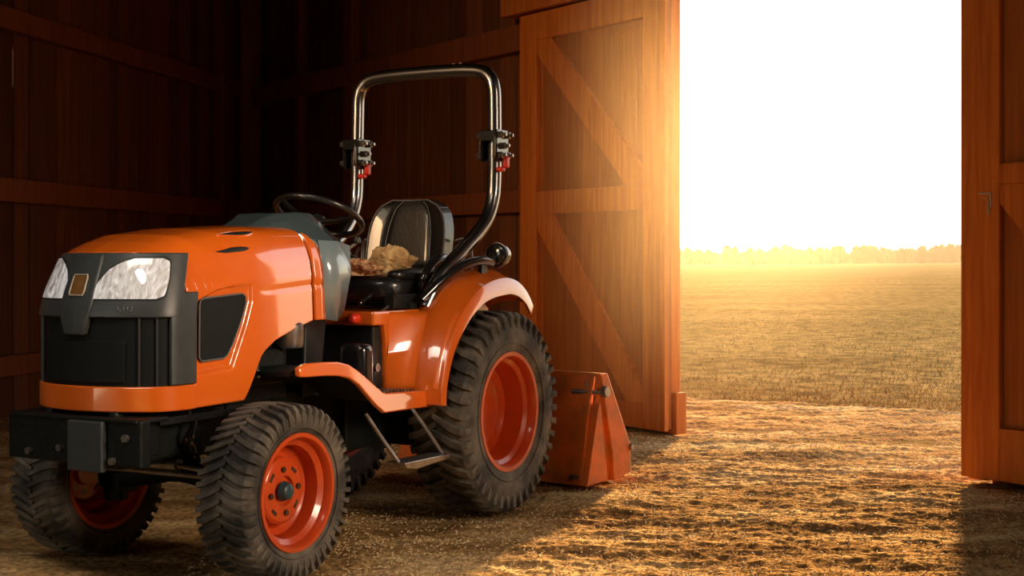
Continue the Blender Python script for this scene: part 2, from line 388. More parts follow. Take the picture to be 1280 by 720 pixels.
# ================================================================== GROUND
def ground_h(x, y):
    r = noise.noise(Vector((x * 1.0 + y * .3, y * 2.4 - x * .4, 1.3))) * .016
    r += noise.noise(Vector((x * 3.4, y * 7.0, 4.1))) * .012
    r += noise.noise(Vector((x * 9, y * 15, 7.7))) * .008
    r += noise.noise(Vector((x * 24, y * 30, 2.2))) * .007
    r += noise.noise(Vector((x * 55, y * 50, 9.2))) * .004
    return r - .014
def edge_y(x):      # where the bare dirt ends and the field begins
    return 11.5 - (x - 1.4) * .62 + .10 * noise.noise(Vector((x * 2.5, 0, 0)))
bm = nb()
xs = []; x = -7.0
while x < 9: xs.append(x); x += .016 if -1.4 < x < 4.0 else .12
ys = []; y = -3.2
while y < 13: ys.append(y); y += .016 if 4.5 < y < 8 else (.024 if 8 <= y < 12 else .12)
verts = []; 
for yy in ys:
    for xx in xs: verts.append((xx, yy, ground_h(xx, yy)))
nx = len(xs); faces = []
for j in range(len(ys) - 1):
    for i in range(nx - 1):
        if ys[j] > edge_y(xs[i]): continue
        a = j * nx + i; faces.append((a, a + 1, a + 1 + nx, a + nx))
bm.free()
me = bpy.data.meshes.new('floor'); me.from_pydata(verts, [], faces); me.materials.append(M['dirt']); me.shade_smooth()
fl = bpy.data.objects.new('floor', me); COL.objects.link(fl); struct(fl)
# field outside, rolling up slightly to the right far away
def field_h(x, y):
    d = max(0, y - 9)
    return -.05 - .0006 * d + (.0062 * max(0, y - 60)) * (.15 + .5 * max(0, min(1.2, x / max(y, 1) / .30))) - .0025 * max(0, y - 60) * .4 + .05 * noise.noise(Vector((x * .15, y * .15, 0)))
bm = nb(); rows = []
yy = 8.0; 
while yy < 420: 
    rows.append([(xx * (yy + 12) / 20, yy, field_h(xx * (yy + 12) / 20, yy)) for xx in [k * .5 - 12 for k in range(61)]]); yy *= 1.045
grid(bm, rows); struct(obj('ground', bm, 'field', smooth=80))

# straw and chaff strewn over the dirt
bm = nb(); rnd = random.Random(5)
for i in range(26000):
    x = rnd.uniform(-1.2, 4.0); y = 4.6 + 6.6 * rnd.random() ** 1.3
    q_ = Vector((x, y)) - P0; s_w = q_.dot(DL); dw = q_.dot(NI)
    if y > edge_y(x) or (dw < .1 and not -2.0 < s_w < 0): continue
    a = rnd.uniform(0, math.pi); l = rnd.uniform(.003, .009); t = rnd.uniform(.0012, .003); z = ground_h(x, y) + .004
    c, s = math.cos(a) * l, math.sin(a) * l; px, py = -math.sin(a) * t, math.cos(a) * t
    z2 = z + rnd.uniform(0, .008)
    vs_ = [bm.verts.new(p) for p in ((x - c - px, y - s - py, z), (x + c - px, y + s - py, z2), (x + c + px, y + s + py, z2), (x - c + px, y - s + py, z), (x, y, z + .006))]
    bm.faces.new((vs_[0], vs_[1], vs_[4])); bm.faces.new((vs_[1], vs_[2], vs_[4])); bm.faces.new((vs_[2], vs_[3], vs_[4])); bm.faces.new((vs_[3], vs_[0], vs_[4])); bm.faces.new(vs_[:4][::-1])
tag(obj('straw_litter', bm, 'straw', smooth=None), 'pale straw and chaff strewn over the sunlit dirt floor', 'straw', kind='stuff')
# dry grass of the field
bm = nb(); rnd = random.Random(9)
for i in range(26000):
    y = 10 + 22 * rnd.random() ** 1.8; x = rnd.uniform(.08, .40) * y
    if y < edge_y(x) + .05: continue
    z = field_h(x, y) - .01; h = rnd.uniform(.02, .055); a = rnd.uniform(0, 6.28); t = rnd.uniform(.003, .007)
    lx, ly_ = rnd.gauss(0, .03), rnd.gauss(0, .03); cx, cy = math.cos(a) * t, math.sin(a) * t
    v = [bm.verts.new(p) for p in ((x - cx, y - cy, z), (x + cx, y + cy, z), (x + cx * .6 + lx * .5, y + cy * .6 + ly_ * .5, z + h * .6), (x - cx * .6 + lx * .5, y - cy * .6 + ly_ * .5, z + h * .6), (x + lx, y + ly_, z + h))]
    bm.faces.new(v[:4]); bm.faces.new((v[3], v[2], v[4]))
tag(obj('field_grass', bm, 'grass', smooth=None), 'short dry golden grass of the field beyond the dirt', 'grass', kind='stuff')
# far trees, each on its own
rnd = random.Random(31)
def tree_mesh(seed):
    r = random.Random(seed); bm = nb()
    add_tube(bm, [(0, 0, -.5), (0, 0, 2.0)], [.25, .15], 6)
    for k in range(9):
        c = Vector((r.uniform(-1.9, 1.9), r.uniform(-1, 1), r.uniform(1.0, 3.0))); s = r.uniform(.8, 1.5)
        res = bmesh.ops.create_icosphere(bm, subdivisions=3, radius=s, matrix=Matrix.Translation(c))
        for v in res['verts']:
            d = (v.co - c).normalized(); v.co += d * noise.noise(v.co * 2.2 + Vector((seed, 0, 0))) * .55; v.co.z = max(v.co.z, .1)
    me = bpy.data.meshes.new('tree'); bm.to_mesh(me); bm.free(); me.materials.append(M['tree']); me.shade_smooth(); return me
tms = [tree_mesh(k) for k in range(6)]
for i in range(46):
    y = (286, 298, 310)[i % 3]; px = 832 + i * 9.0 + rnd.uniform(-1, 1)
    x = (px - 640) / 1700 * y
    o = bpy.data.objects.new('tree', tms[i % 6]); COL.objects.link(o); s = rnd.uniform(.6, .84)
    o.location = (x, y, field_h(x, y) - 1.0); o.scale = (s, s * .8, s * 1.5); o.rotation_euler = (0, 0, rnd.uniform(0, 6.28))
    tag(o, 'small hazy tree in the distant line along the far edge of the field', 'tree', 'hazy trees along the far edge of the field')

# haze lying over the field, and an added volume that makes the bloom by the left door
def vol(name, pts, z0, z1, dens, g, col, label):
    bm = nb(); add_prism(bm, pts, z0, z1, 'Z')
    m = bpy.data.materials.new(name); m.use_nodes = True; t = m.node_tree; t.nodes.clear()
    o_ = N(t, 'ShaderNodeOutputMaterial'); v = N(t, 'ShaderNodeVolumeScatter'); v.inputs['Color'].default_value = (*col, 1); v.inputs['Density'].default_value = dens; v.inputs['Anisotropy'].default_value = g
    t.links.new(v.outputs[0], o_.inputs['Volume'])
    o = obj(name, bm, m, smooth=None); tag(o, label, 'haze', kind='stuff'); return o
vol('field_haze', [(-60, 33), (120, 33), (160, 420), (-60, 420)], -6, 14, .0038, .0, (.42, .32, .19), 'golden haze lying over the distant field')
def wp(s, y): q = P0 + DL * s + NI * y; return (q.x, q.y)
du = vol('glow_volume', [wp(2.6, .12), wp(-1.9, .12), (2.1, 3.8), (-1.4, 3.8)], .05, 2.9, .1, .92, (1, .74, .42), 'added scattering volume that makes the glow before the left door')
t = du.data.materials[0].node_tree; v = t.nodes['Volume Scatter']
ge = N(t, 'ShaderNodeNewGeometry'); dd = N(t, 'ShaderNodeVectorMath', operation='DISTANCE'); dd.inputs[1].default_value = (.84, 6.9, 1.5)
t.links.new(ge.outputs['Position'], dd.inputs[0])
dm = N(t, 'ShaderNodeMapRange', interpolation_type='SMOOTHERSTEP'); dm.inputs['From Min'].default_value = 0; dm.inputs['From Max'].default_value = 1.55; dm.inputs['To Min'].default_value = .024; dm.inputs['To Max'].default_value = 0  # scatter is thickest where the glow should be strongest
t.links.new(dd.outputs['Value'], dm.inputs[0]); t.links.new(dm.outputs[0], v.inputs['Density'])

# ================================================================== TRACTOR
TO = Vector((-.514, 6.422, 0)); TANG = math.atan2(-.878, -.478)
T = empty('tractor', TO, TANG)
tag(T, 'orange compact tractor with grey nose, lit headlights and folding roll bar on barn floor', 'tractor')

# ---- wheels
def tire_bm(R, w, rr, nlug, lh):
    bm = nb(); h = w / 2; Rc = R - lh
    prof = [(rr - .004, .30*w), (rr + .004, .42*w), (rr + .02, .455*w), (rr + (Rc-rr)*.45, .50*w), (rr + (Rc-rr)*.72, .495*w), (Rc - .018, .46*w), (Rc - .004, .41*w), (Rc, .25*w), (Rc + .002, 0)]
    prof = prof + [(r, -a) for r, a in prof[-2::-1]]
    sm = catmull([(r, a, 0) for r, a in prof], 3)
    add_lathe_open(bm, [(v.x, v.y) for v in sm], 96)
    for side in (1, -1):
        for k in range(nlug):
            a0 = 2*math.pi*(k + (.5 if side < 0 else 0)) / nlug
            st = 2*math.pi / nlug
            # centre line of the lug: (angle offset, radius, y)
            path = [(.95*st, Rc, -.03*w), (.55*st, Rc, .14*w), (.2*st, Rc - .001, .30*w), (0, Rc - .004, .42*w), (-.02*st, Rc - .018, .462*w), (-.03*st, Rc - .055, .487*w)]
            hw = .27 * st
            prev = None
            for j, (da, r, y) in enumerate(path):
                top = lh * (1, 1, 1, .95, .75, .15)[j]; dy = (0, 0, 0, .010, .016, .006)[j]
                wv = hw * (.7, .95, 1, 1, .95, .8)[j]
                ring = []
                for (aa, rad, yy) in ((-wv, r - .006, y), (-wv*.8, r + top, y + dy), (wv*.8, r + top, y + dy), (wv, r - .006, y)):
                    an = a0 + da + aa
                    ring.append(bm.verts.new((rad*math.cos(an), side*yy, rad*math.sin(an))))
                if prev:
                    for q in range(3): bm.faces.new([prev[q], prev[q+1], ring[q+1], ring[q]])
                else: bm.faces.new(ring)
                prev = ring
            bm.faces.new(prev[::-1])
    # raised ring on the sidewall
    for side in (1, -1):
        pts = [(( rr + (Rc-rr)*.30) * math.cos(t), side*.488*w, (rr + (Rc-rr)*.30) * math.sin(t)) for t in [2*math.pi*k/72 for k in range(72)]]
        add_tube(bm, pts, .004, 6, closed=True)
    return bm
def add_lathe_open(bm, prof, seg):
    rings = [[bm.verts.new((r*math.cos(2*math.pi*k/seg), a, r*math.sin(2*math.pi*k/seg))) for k in range(seg)] for r, a in prof]
    for A, B in zip(rings, rings[1:]):
        for k in range(seg): bm.faces.new([A[k], A[(k+1) % seg], B[(k+1) % seg], B[k]])
def wheel(name, X, Y, R, w, rr, nlug, lh, front):
    side = 1 if Y > 0 else -1
    bm = nb()
    if front:
        prof = [(rr+.012, .455*w), (rr+.010, .475*w), (rr-.004, .47*w), (rr-.010, .43*w), (rr-.014, .33*w), (rr-.034, .27*w), (rr-.040, .06*w), (rr-.060, -.02*w), (.135, -.03*w),
                (.122, .02*w), (.118, .13*w), (.108, .16*w), (.055, .17*w), (.05, .10*w), (0, .10*w)]
    else:
        prof = [(rr+.014, .44*w), (rr+.012, .462*w), (rr-.006, .458*w), (rr-.014, .41*w), (rr-.018, .31*w), (rr-.036, .26*w), (rr-.044, .10*w), (rr-.050, -.06*w), (rr-.085, -.10*w), (.16, -.09*w), (.14, -.13*w), (.07, -.14*w), (.055, -.08*w), (0, -.08*w)]
    add_lathe(bm, prof, 72, cap=False)
    add_lathe_open(bm, [(rr-.044, .1*w), (rr-.04, -.25*w), (rr-.014, -.33*w), (rr-.004, -.44*w), (rr+.012, -.455*w)], 72)
    o = obj(name, bm, 'orange_rim', T, 30); o.location = (X, Y, R); o.rotation_euler = (0, (.3 if front else .1), 0 if side > 0 else math.pi)
    obj('tire', tire_bm(R, w, rr, nlug, lh), 'rubber', o, 40)
    if front:
        bm = nb(); add_lathe(bm, [(0, .30*w), (.018, .295*w), (.027, .27*w), (.031, .22*w), (.036, .165*w), (0, .165*w)], 28); obj('hub_cap', bm, 'teal', o)
        bm = nb()
        for k in range(4):
            a = 2*math.pi*k/4 + .2; add_lathe(bm, [(0, .205*w), (.011, .205*w), (.012, .16*w), (0, .16*w)], 6, 'Y', (.078*math.cos(a), 0, .078*math.sin(a)))
        for k in range(4):
            a = 2*math.pi*(k+.5)/4 + .2
            add_box(bm, -.016, .016, .155*w, .172*w, -.006, .006, mtx=Matrix.Translation((.088*math.cos(a), 0, .088*math.sin(a))) @ Matrix.Rotation(-a + math.pi/2, 4, 'Y'))
        pieces('lug_nut', bm, 'gloss_black', o)
    return o
wheel('front_wheel', 1.52, .45, .315, .22, .200, 46, .014, True)
wheel('front_wheel', 1.52, -.45, .315, .22, .200, 46, .014, True)
wheel('rear_wheel', 0, .45, .455, .28, .258, 42, .021, False)
wheel('rear_wheel', 0, -.45, .455, .28, .258, 42, .021, False)

# ---- nose: plan curve of the front, arc length s -> (X,Y)
PC = catmull([(2.035, 0, 0), (2.028, .085, 0), (2.0, .18, 0), (1.945, .267, 0), (1.895, .303, 0), (1.84, .312, 0), (1.785, .312, 0)], 12)
PS = [0.0]
for a, b in zip(PC, PC[1:]): PS.append(PS[-1] + (b-a).length)
SM = PS[-1]
def nose(s, z, off=0):
    q = min(abs(s), SM); i = 0
    while i < len(PS) - 2 and PS[i+1] < q: i += 1
    f = (q - PS[i]) / (PS[i+1] - PS[i]); p = PC[i].lerp(PC[i+1], f)
    t = (PC[min(i+2, len(PC)-1)] - PC[max(i-1, 0)]).normalized(); n = Vector((t.y, -t.x))
    if q < .02: n = Vector((1, 0))
    v = max(0, (z - .95) / .21)
    X = p.x - .075 * v ** 1.25 + n.x * off; Y = (p.y + n.y * off) * (1 - .13 * v ** 1.3)
    return Vector((X, Y if s >= 0 else -Y, z))
def nose_patch(name, rows, m, off, depth, parent, n=40, bevel=0, smooth=35, label=None):
    """rows: list of (z, s0, s1); solid patch from off-depth to off"""
    bm = nb()
    F = [[nose(s0 + (s1-s0)*k/n, z, off) for k in range(n+1)] for z, s0, s1 in rows]
    B = [[nose(s0 + (s1-s0)*k/n, z, off-depth) for k in range(n+1)] for z, s0, s1 in rows]
    VF = grid(bm, F); VB = grid(bm, B)
    bd = lambda V: V[0] + [r[-1] for r in V[1:]] + V[-1][-2::-1] + [r[0] for r in V[-2:0:-1]]
    a, b = bd(VF), bd(VB)
    for k in range(len(a)): bm.faces.new([a[k], a[(k+1) % len(a)], b[(k+1) % len(a)], b[k]])
    return obj(name, bm, m, parent, smooth, bevel, label=label)
def zr(z0, z1, f, n=10): return [(z0 + (z1-z0)*k/n, *f((k)/n)) for k in range(n+1)]
GR = nose_patch('grille', zr(.70, .985, lambda t: (-.36, .36)), 'mesh_black', -.012, .02, T, 60)
# framed lower screen of the grille and fine bars
nose_patch('grille_screen', zr(.725, .865, lambda t: (-.19, .19)), 'mesh_black', -.002, .010, GR, 30, .002)
bm = nb()
for s in (-.30, -.24, .24, .30):
    add_tube(bm, [nose(s, .71, -.006), nose(s, .95, -.006)], .004, 6)
pieces('grille_bar', bm, 'black', GR)
nose_patch('lower_band', zr(.626, .712, lambda t: (-SM, SM), 6), 'orange', .004, .03, T, 90, .005)
# grey corner strips
for sg in (1, -1):
    nose_patch('corner_trim', zr(.714, 1.03, lambda t: tuple(sorted((sg*.345, sg*SM)))), 'frame_grey', .006, .03, T, 12, .004)
# headlight panel with the tongue in its middle
bm = nb()
hp = nose_patch('headlight_panel', zr(.945, 1.165, lambda t: (-.392, .392), 16), 'frame_grey', .006, .03, T, 90, .004)
nose_patch('centre_tongue', zr(.885, 1.16, lambda t: (-(.042 + .03*min(1, t*3)), .042 + .03*min(1, t*3)), 10), 'frame_grey', .016, .03, hp, 14, .006)
nose_patch('emblem', zr(1.02, 1.088, lambda t: (-.030, .030)), 'emblem', .020, .008, hp, 6, .004)
bm = nb()
cor = [(-.030, 1.02), (.030, 1.02), (.034, 1.03), (.034, 1.08), (.030, 1.09), (-.030, 1.09), (-.034, 1.08), (-.034, 1.03)]
add_tube(bm, [nose(s, z, .020) for s, z in cor], .0028, 8, closed=True); obj('emblem_ring', bm, 'pale', hp)
# small raised marks under the near headlight
bm = nb()
for (a, b, c, d) in ((.165, .171, .968, .984), (.171, .180, .968, .972), (.186, .190, .968, .984), (.194, .203, .974, .978), (.199, .203, .968, .984), (.208, .218, .981, .984), (.208, .218, .968, .971), (.213, .218, .971, .981)):
    P = [nose(a, c, .0075), nose(b, c, .0075), nose(b, d, .0075), nose(a, d, .0075)]; bm.faces.new([bm.verts.new(p) for p in P])
mk = obj('raised_marks', bm, 'piping', hp); mk.modifiers.new('s', 'SOLIDIFY').thickness = .002
for sg in (1, -1):
    def lamp_rows(grow=0, n=14):
        r = []
        for k in range(n+1):
            t = k/n; z = 1.008 - grow + (.138 + 2*grow) * t
            s0 = interp(t, [(0, .062), (.1, .064), (.4, .075), (.7, .105), (.9, .150), (1, .200)]) - grow
            s1 = interp(t, [(0, .290), (.08, .318), (.5, .326), (.92, .322), (1, .300)]) + grow
            z += .016 * (1 - t) * 0
            r.append((z, *(sorted((sg*s0, sg*s1)))))
        return r
    hl = nose_patch('headlight', lamp_rows(), 'lamp', .0105, .02, hp, 24, .003)
    nose_patch('headlight_bezel', lamp_rows(.006), 'black', .0075, .02, hl, 24, .002)
    if sg < 0: continue
    bm = nb(); c = nose(sg*.225, 1.08, .0095)
    add_lathe(bm, [(0, .0035), (.018, .003), (.026, .002), (.030, -.002), (0, -.004)], 24, 'X', c); obj('lamp_bulb', bm, 'bulb', hl)

# ---- hood shell
def pip(x, z, P):
    ins = False; n = len(P)
    for i in range(n):
        (x1, z1), (x2, z2) = P[i], P[(i+1) % n]
        if (z1 > z) != (z2 > z) and x < (x2-x1)*(z-z1)/(z2-z1)+x1: ins = not ins
    return ins
def sdf(x, z, P):
    d = 9; n = len(P)
    for i in range(n):
        a = Vector(P[i]); b = Vector(P[(i+1) % n]); p = Vector((x, z)); ab = b-a
        t = max(0, min(1, (p-a).dot(ab)/ab.length_squared)); d = min(d, (p-a-ab*t).length)
    return d if pip(x, z, P) else -d
RECESS = [(1.83, 1.025), (1.60, 1.05), (1.462, 1.052), (1.462, .985), (1.50, .90), (1.585, .748), (1.83, .735)]
def zbot(X): return interp(X, [(1.07, .903), (1.209, .873), (1.331, .839), (1.40, .805), (1.425, .785), (1.45, .745), (1.466, .714), (1.50, .66), (1.524, .631), (1.9, .626)])
def hood_point(a, t, full=True):
    """a 0 rear .. 1 front, t 0 top centre .. 1 lower side edge"""
    zt = interp(a, [(0, 1.276), (.33, 1.271), (.6, 1.256), (.8, 1.232), (.9, 1.205), (.96, 1.183), (1, 1.166)])
    kf = interp(a, [(0, 1), (.65, 1), (.9, .6), (1, .22)])
    wf = interp(a, [(0, 1.0), (.7, 1.0), (1, .965)])
    U = [(0, 0, 0), (.10, -.002, 0), (.17, -.009, 0), (.222, -.030, 0), (.258, -.072, 0), (.282, -.13, 0), (.2945, -.20, 0)]
    NU = .45
    if t <= NU:
        q = t/NU*6; i = min(5, int(q)); f = q-i
        P = [Vector(U[max(i-1, 0)]), Vector(U[i]), Vector(U[i+1]), Vector(U[min(i+2, 6)])]
        if i == 0: P[0] = Vector((-.10, -.002, 0))
        b = .5*((2*P[1]) + (P[2]-P[0])*f + (2*P[0]-5*P[1]+4*P[2]-P[3])*f*f + (3*P[1]-P[0]-3*P[2]+P[3])*f**3)
        Y = b.x; drop = -b.y
        kk = kf + (1-kf)*min(1, (t/NU))**3
        z = zt - drop*kk; 
        z = z if a < .7 else z
    else:
        z0 = zt - .20; Y = .2945
        z = None
    XF = interp(Y if t <= NU else .31, [(0, 1.963), (.10, 1.95), (.17, 1.925), (.22, 1.89), (.258, 1.85), (.282, 1.815), (.30, 1.795), (.31, 1.79)])
    X = 1.07 + a*(XF-1.07)
    if t > NU:
        f = (t-NU)/(1-NU); zb = zbot(X); z = z0 + (zb-z0)*f
        Y = .2945 + .0135*min(1, (z0 - z)/.30)
        d = sdf(X, z, RECESS) if 1.4 < X else -1
        Y -= .013 * max(0, min(1, d/.012))
        # soft crease that runs along the side towards the rear
        Y -= .004 * math.exp(-((z - (1.02 + .06*(1.45-X)))/.012)**2) * max(0, min(1, (1.45-X)/.1))
    Y *= wf if z > 1.05 else 1
    Y -= taper(X) * min(1, Y/.28)
    return Vector((X, Y, z))
def taper(X):   # the rear half of the hood draws in towards the cowl
    d = max(0, 1.44 - X); return .075 * (math.sqrt(d*d + .0009) - .03)
NA, NT = 150, 110
bm = nb(); rows = []
for i in range(NA+1):
    a = i/NA; r = [hood_point(a, k/NT) for k in range(NT+1)]
    rows.append([Vector((p.x, -p.y, p.z)) for p in r[:0:-1]] + r)
grid(bm, rows)
hood = obj('hood', bm, 'orange', T, 50); sd = hood.modifiers.new('s', 'SOLIDIFY'); sd.thickness = .012; sd.offset = -1
# black vents in the hood sides
VENT = [(1.756, .80), (1.754, .985), (1.748, 1.0), (1.73, 1.006), (1.60, 1.014), (1.525, 1.018), (1.508, 1.008), (1.505, .985), (1.53, .925), (1.578, .838), (1.608, .80), (1.628, .79), (1.745, .786)]
for sg in (1, -1):
    bm = nb(); add_prism(bm, VENT, sg*.27, sg*.3015, 'Y'); v = obj('side_vent', bm, 'mesh_black', T, None, .004)
    bm = nb(); add_tube(bm, [(x, sg*.301, z) for x, z in VENT], .0035, 6, closed=True); obj('vent_rim', bm, 'piping', v)
    # scoops on the shoulder
    for (a0, a1, t0, hw, m, up) in ((.36, .60, .215, .020, 'black', .004), (.48, .72, .31, .012, 'black', .001)):
        bm = nb(); rows = []
        for i in range(17):
            f = i/16; a = a0 + (a1-a0)*f; ww = hw * math.sin(math.pi*min(1, f**.7))**.8 + .0005
            row = []
            for k in range(7):
                tt = t0 + (k/6-.5)*2*ww; p = hood_point(a, tt); q = hood_point(a, tt+.01); r2 = hood_point(a+.01, tt)
                nn = (q-p).cross(r2-p).normalized(); nn = nn if nn.y > 0 else -nn
                p = p + nn*(up*(1-(k/3-1)**2) + .0012); row.append((p.x, sg*p.y, p.z))
            rows.append(row)
        grid(bm, rows); obj('hood_scoop', bm, m, hood)
        if up > .002:
            bm = nb(); edge = [Vector(r[0]) for r in rows] + [Vector(r[-1]) for r in rows[::-1]]
            add_tube(bm, edge, .0035, 6, closed=True); obj('scoop_lip', bm, 'orange', hood)

# ---- orange cowl strip and grey dash cowl
bm = nb(); rows = []
for X in (1.046, 1.04, 1.01, .988):
    r = []
    for k in range(61):
        p = hood_point(0, k/60); p.x = X; p.z += -.006*0; r.append(p)
    zz = .905
    rows.append([Vector((p.x, -p.y, p.z)) for p in r[:0:-1]] + r)
grid(bm, rows); cs = obj('cowl_strip', bm, 'orange', T, 40); sd = cs.modifiers.new('s', 'SOLIDIFY'); sd.thickness = .03; sd.offset = -1
secs = [(1.24, [(0, 1.262), (.06, 1.26), (.11, 1.25), (.14, 1.22), (.15, 1.1), (.15, .92)]),
        (1.13, [(0, 1.305), (.07, 1.305), (.125, 1.284), (.16, 1.24), (.18, 1.1), (.18, .92)]),
        (1.075, [(0, 1.328), (.10, 1.326), (.15, 1.295), (.19, 1.25), (.22, 1.1), (.22, .92)]),
        (.99, [(0, 1.335), (.13, 1.333), (.18, 1.290), (.235, 1.215), (.262, 1.10), (.266, .905)]),
        (.90, [(0, 1.335), (.135, 1.333), (.19, 1.270), (.262, 1.212), (.275, 1.09), (.262, .893)]),
        (.80, [(0, 1.285), (.12, 1.282), (.185, 1.240), (.252, 1.195), (.258, 1.08), (.225, .93)]),
        (.755, [(0, 1.21), (.10, 1.21), (.165, 1.19), (.21, 1.16), (.215, 1.08), (.18, .98)])]
bm = nb(); rows = []
for X, h in secs:
    hh = h
    rows.append([(X, -y, z) for y, z in hh[:0:-1]] + [(X, y, z) for y, z in hh])
V = grid(bm, rows); bm.faces.new(V[-1]); bm.faces.new(V[0][::-1])
cowl = obj('dash_cowl', bm, 'cowl_grey', T, 12, .012, 3)
M['cowl_side'] = mat('light_grey_plastic', (.20, .27, .30), .35, coat=1, coat_ior=1.8)
for sg in (1, -1):
    bm = nb(); rows = [[(X + (.003 if i > 5 else 0), sg*(h[k][0] + .005), h[k][1] + (.004 if k == 3 else 0)) for k in (3, 4, 5)] for i, (X, h) in enumerate(secs) if X <= .99]
    grid(bm, rows); cp = obj('cowl_side_panel', bm, 'cowl_side', cowl, 20); q = cp.modifiers.new('s', 'SOLIDIFY'); q.thickness = .006; q.offset = 0
bm = nb(); add_prism(bm, [(.80, 1.02), (.86, .60), (.98, .58), (.96, 1.02)], -.16, .16, 'Y'); obj('lower_dash', bm, 'black', cowl, None, .01)
# steering wheel
SC = Vector((.66, 0, 1.33)); TM = Matrix.Translation(SC) @ Matrix.Rotation(R_(-25), 4, 'Y')
sw_bm = nb(); add_tube(sw_bm, [TM @ Vector((.188*math.cos(2*math.pi*k/56), .188*math.sin(2*math.pi*k/56), 0)) for k in range(56)], .0145, 12, closed=True)
sw = obj('steering_wheel', sw_bm, 'vinyl', T, 60)
bm = nb()
for a in (90, 210, 330):
    c, s = math.cos(R_(a)), math.sin(R_(a)); add_tube(bm, [TM @ Vector((.02*c, .02*s, -.03)), TM @ Vector((.1*c, .1*s, -.028)), TM @ Vector((.186*c, .186*s, 0))], [.015, .011, .010], 8)
pieces('spoke', bm, 'vinyl', sw)
bm = nb(); add_lathe(bm, [(0, .0), (.028, -.004), (.036, -.02), (.034, -.045), (0, -.05)], 24, 'Z')
for v in bm.verts: v.co = TM @ v.co
obj('wheel_hub', bm, 'black', sw)
bm = nb(); add_tube(bm, [TM @ Vector((0, 0, -.04)), Vector((.86, 0, 1.14))], .026, 14); obj('steering_column', bm, 'black', T)
# levers by the dash
bm = nb(); add_tube(bm, catmull([(.80, .14, 1.1), (.76, .2, 1.17), (.72, .235, 1.21)], 5), .007, 8); obj('lever', bm, 'steel', T)
bm = nb(); add_lathe(bm, [(0, 0), (.016, .004), (.018, .018), (.010, .034), (0, .036)], 14, 'Z', (.715, .237, 1.205)); obj('lever_knob', bm, 'black', T)

# ---- chassis, engine, axle
bm = nb(); add_box(bm, -.3, 1.95, -.13, .13, .42, .62)
for s in (-1, 1): add_box(bm, 1.2, 2.02, s*.15 - .02, s*.15 + .02, .44, .63)
obj('chassis_frame', bm, 'chassis', T, None, .012)
bm = nb(); add_box(bm, 1.12, 1.74, -.19, .19, .60, 1.05); add_box(bm, 1.18, 1.62, .17, .225, .66, .80)
for k in range(4): add_lathe(bm, [(0, -.03), (.035, -.03), (.035, .03), (0, .03)], 14, 'Y', (1.22 + .12*k, .2, .88))
eng = obj('engine', bm, 'chassis', T, None, .014)
bm = nb(); add_lathe(bm, [(0, 0), (.05, 0), (.055, .01), (.055, .09), (.03, .11), (0, .11)], 20, 'Z', (1.17, .24, .80)); obj('filter_bowl', bm, 'steel', eng)
bm = nb(); add_tube(bm, catmull([(1.10, .23, .90), (1.13, .25, .86), (1.16, .24, .84), (1.22, .23, .87)], 6), .010, 8); add_tube(bm, catmull([(1.45, .24, .86), (1.40, .25, .78), (1.36, .24, .70)], 6), .008, 8); pieces('fuel_pipe', bm, 'steel', eng)
bm = nb(); add_box(bm, -.25, .70, -.17, .17, .33, .66); add_box(bm, .55, 1.2, -.12, .12, .36, .62); add_lathe(bm, [(0, -.17), (.19, -.17), (.2, -.15), (.2, .15), (.19, .17), (0, .17)], 32, 'Y', (0, 0, .47))
obj('transmission', bm, 'chassis', T, 30, .012)
bm = nb(); add_tube(bm, [(0, -.36, .455), (0, .36, .455)], .075, 20); obj('rear_axle', bm, 'chassis', T)
bm = nb(); add_tube(bm, catmull([(1.52, -.37, .30), (1.52, -.2, .33), (1.52, 0, .36), (1.52, .2, .33), (1.52, .37, .30)], 4), .05, 14)
for s in (-1, 1):
    add_tube(bm, [(1.52, s*.325, .22), (1.52, s*.325, .46)], .045, 14); add_box(bm, 1.47, 1.57, s*.30 - .04, s*.30 + .04, .25, .38)
fa = obj('front_axle', bm, 'chassis', T, 40)
bm = nb(); add_tube(bm, [(1.63, -.33, .36), (1.63, .33, .36)], .011, 10); add_tube(bm, [(1.66, -.1, .40), (1.66, .12, .40)], .024, 12); add_tube(bm, [(1.66, .1, .40), (1.64, .3, .38)], .010, 8)
obj('tie_rod', bm, 'steel', fa)
bm = nb()
for k in range(3): add_tube(bm, catmull([(1.6, .10 + .03*k, .42), (1.72, .20 + .02*k, .50), (1.70, .24, .58)], 5), .007, 8)
pieces('steering_hose', bm, 'gloss_black', fa)
# bumper in front of the nose
bm = nb(); add_box(bm, 2.0, 2.05, -.31, .31, .45, .61); add_box(bm, 1.88, 2.0, -.24, -.20, .47, .6); add_box(bm, 1.88, 2.0, .20, .24, .47, .6); add_box(bm, 1.9, 2.06, -.30, .30, .595, .612)
bp = obj('front_bumper', bm, 'chassis', T, None, .008)
bm = nb(); add_box(bm, 2.05, 2.075, .0, .16, .43, .60); obj('hitch_plate', bm, 'frame_grey', bp, None, .006)
bm = nb()
for (y, z) in ((-.2, .48), (.19, .47), (.25, .55), (-.05, .50)): add_lathe(bm, [(0, 2.05), (.013, 2.05), (.013, 2.066), (0, 2.066)], 6, 'X', (0, y, z))
pieces('bumper_bolt', bm, 'steel', bp)
bm = nb(); add_box(bm, 1.45, 1.9, .235, .255, .575, .60); add_tube(bm, [(1.55, .25, .60), (1.55, .25, .635)], .009, 8); add_tube(bm, [(1.75, .25, .60), (1.75, .25, .635)], .009, 8); obj('side_rail', bm, 'gloss_black', T, 30)

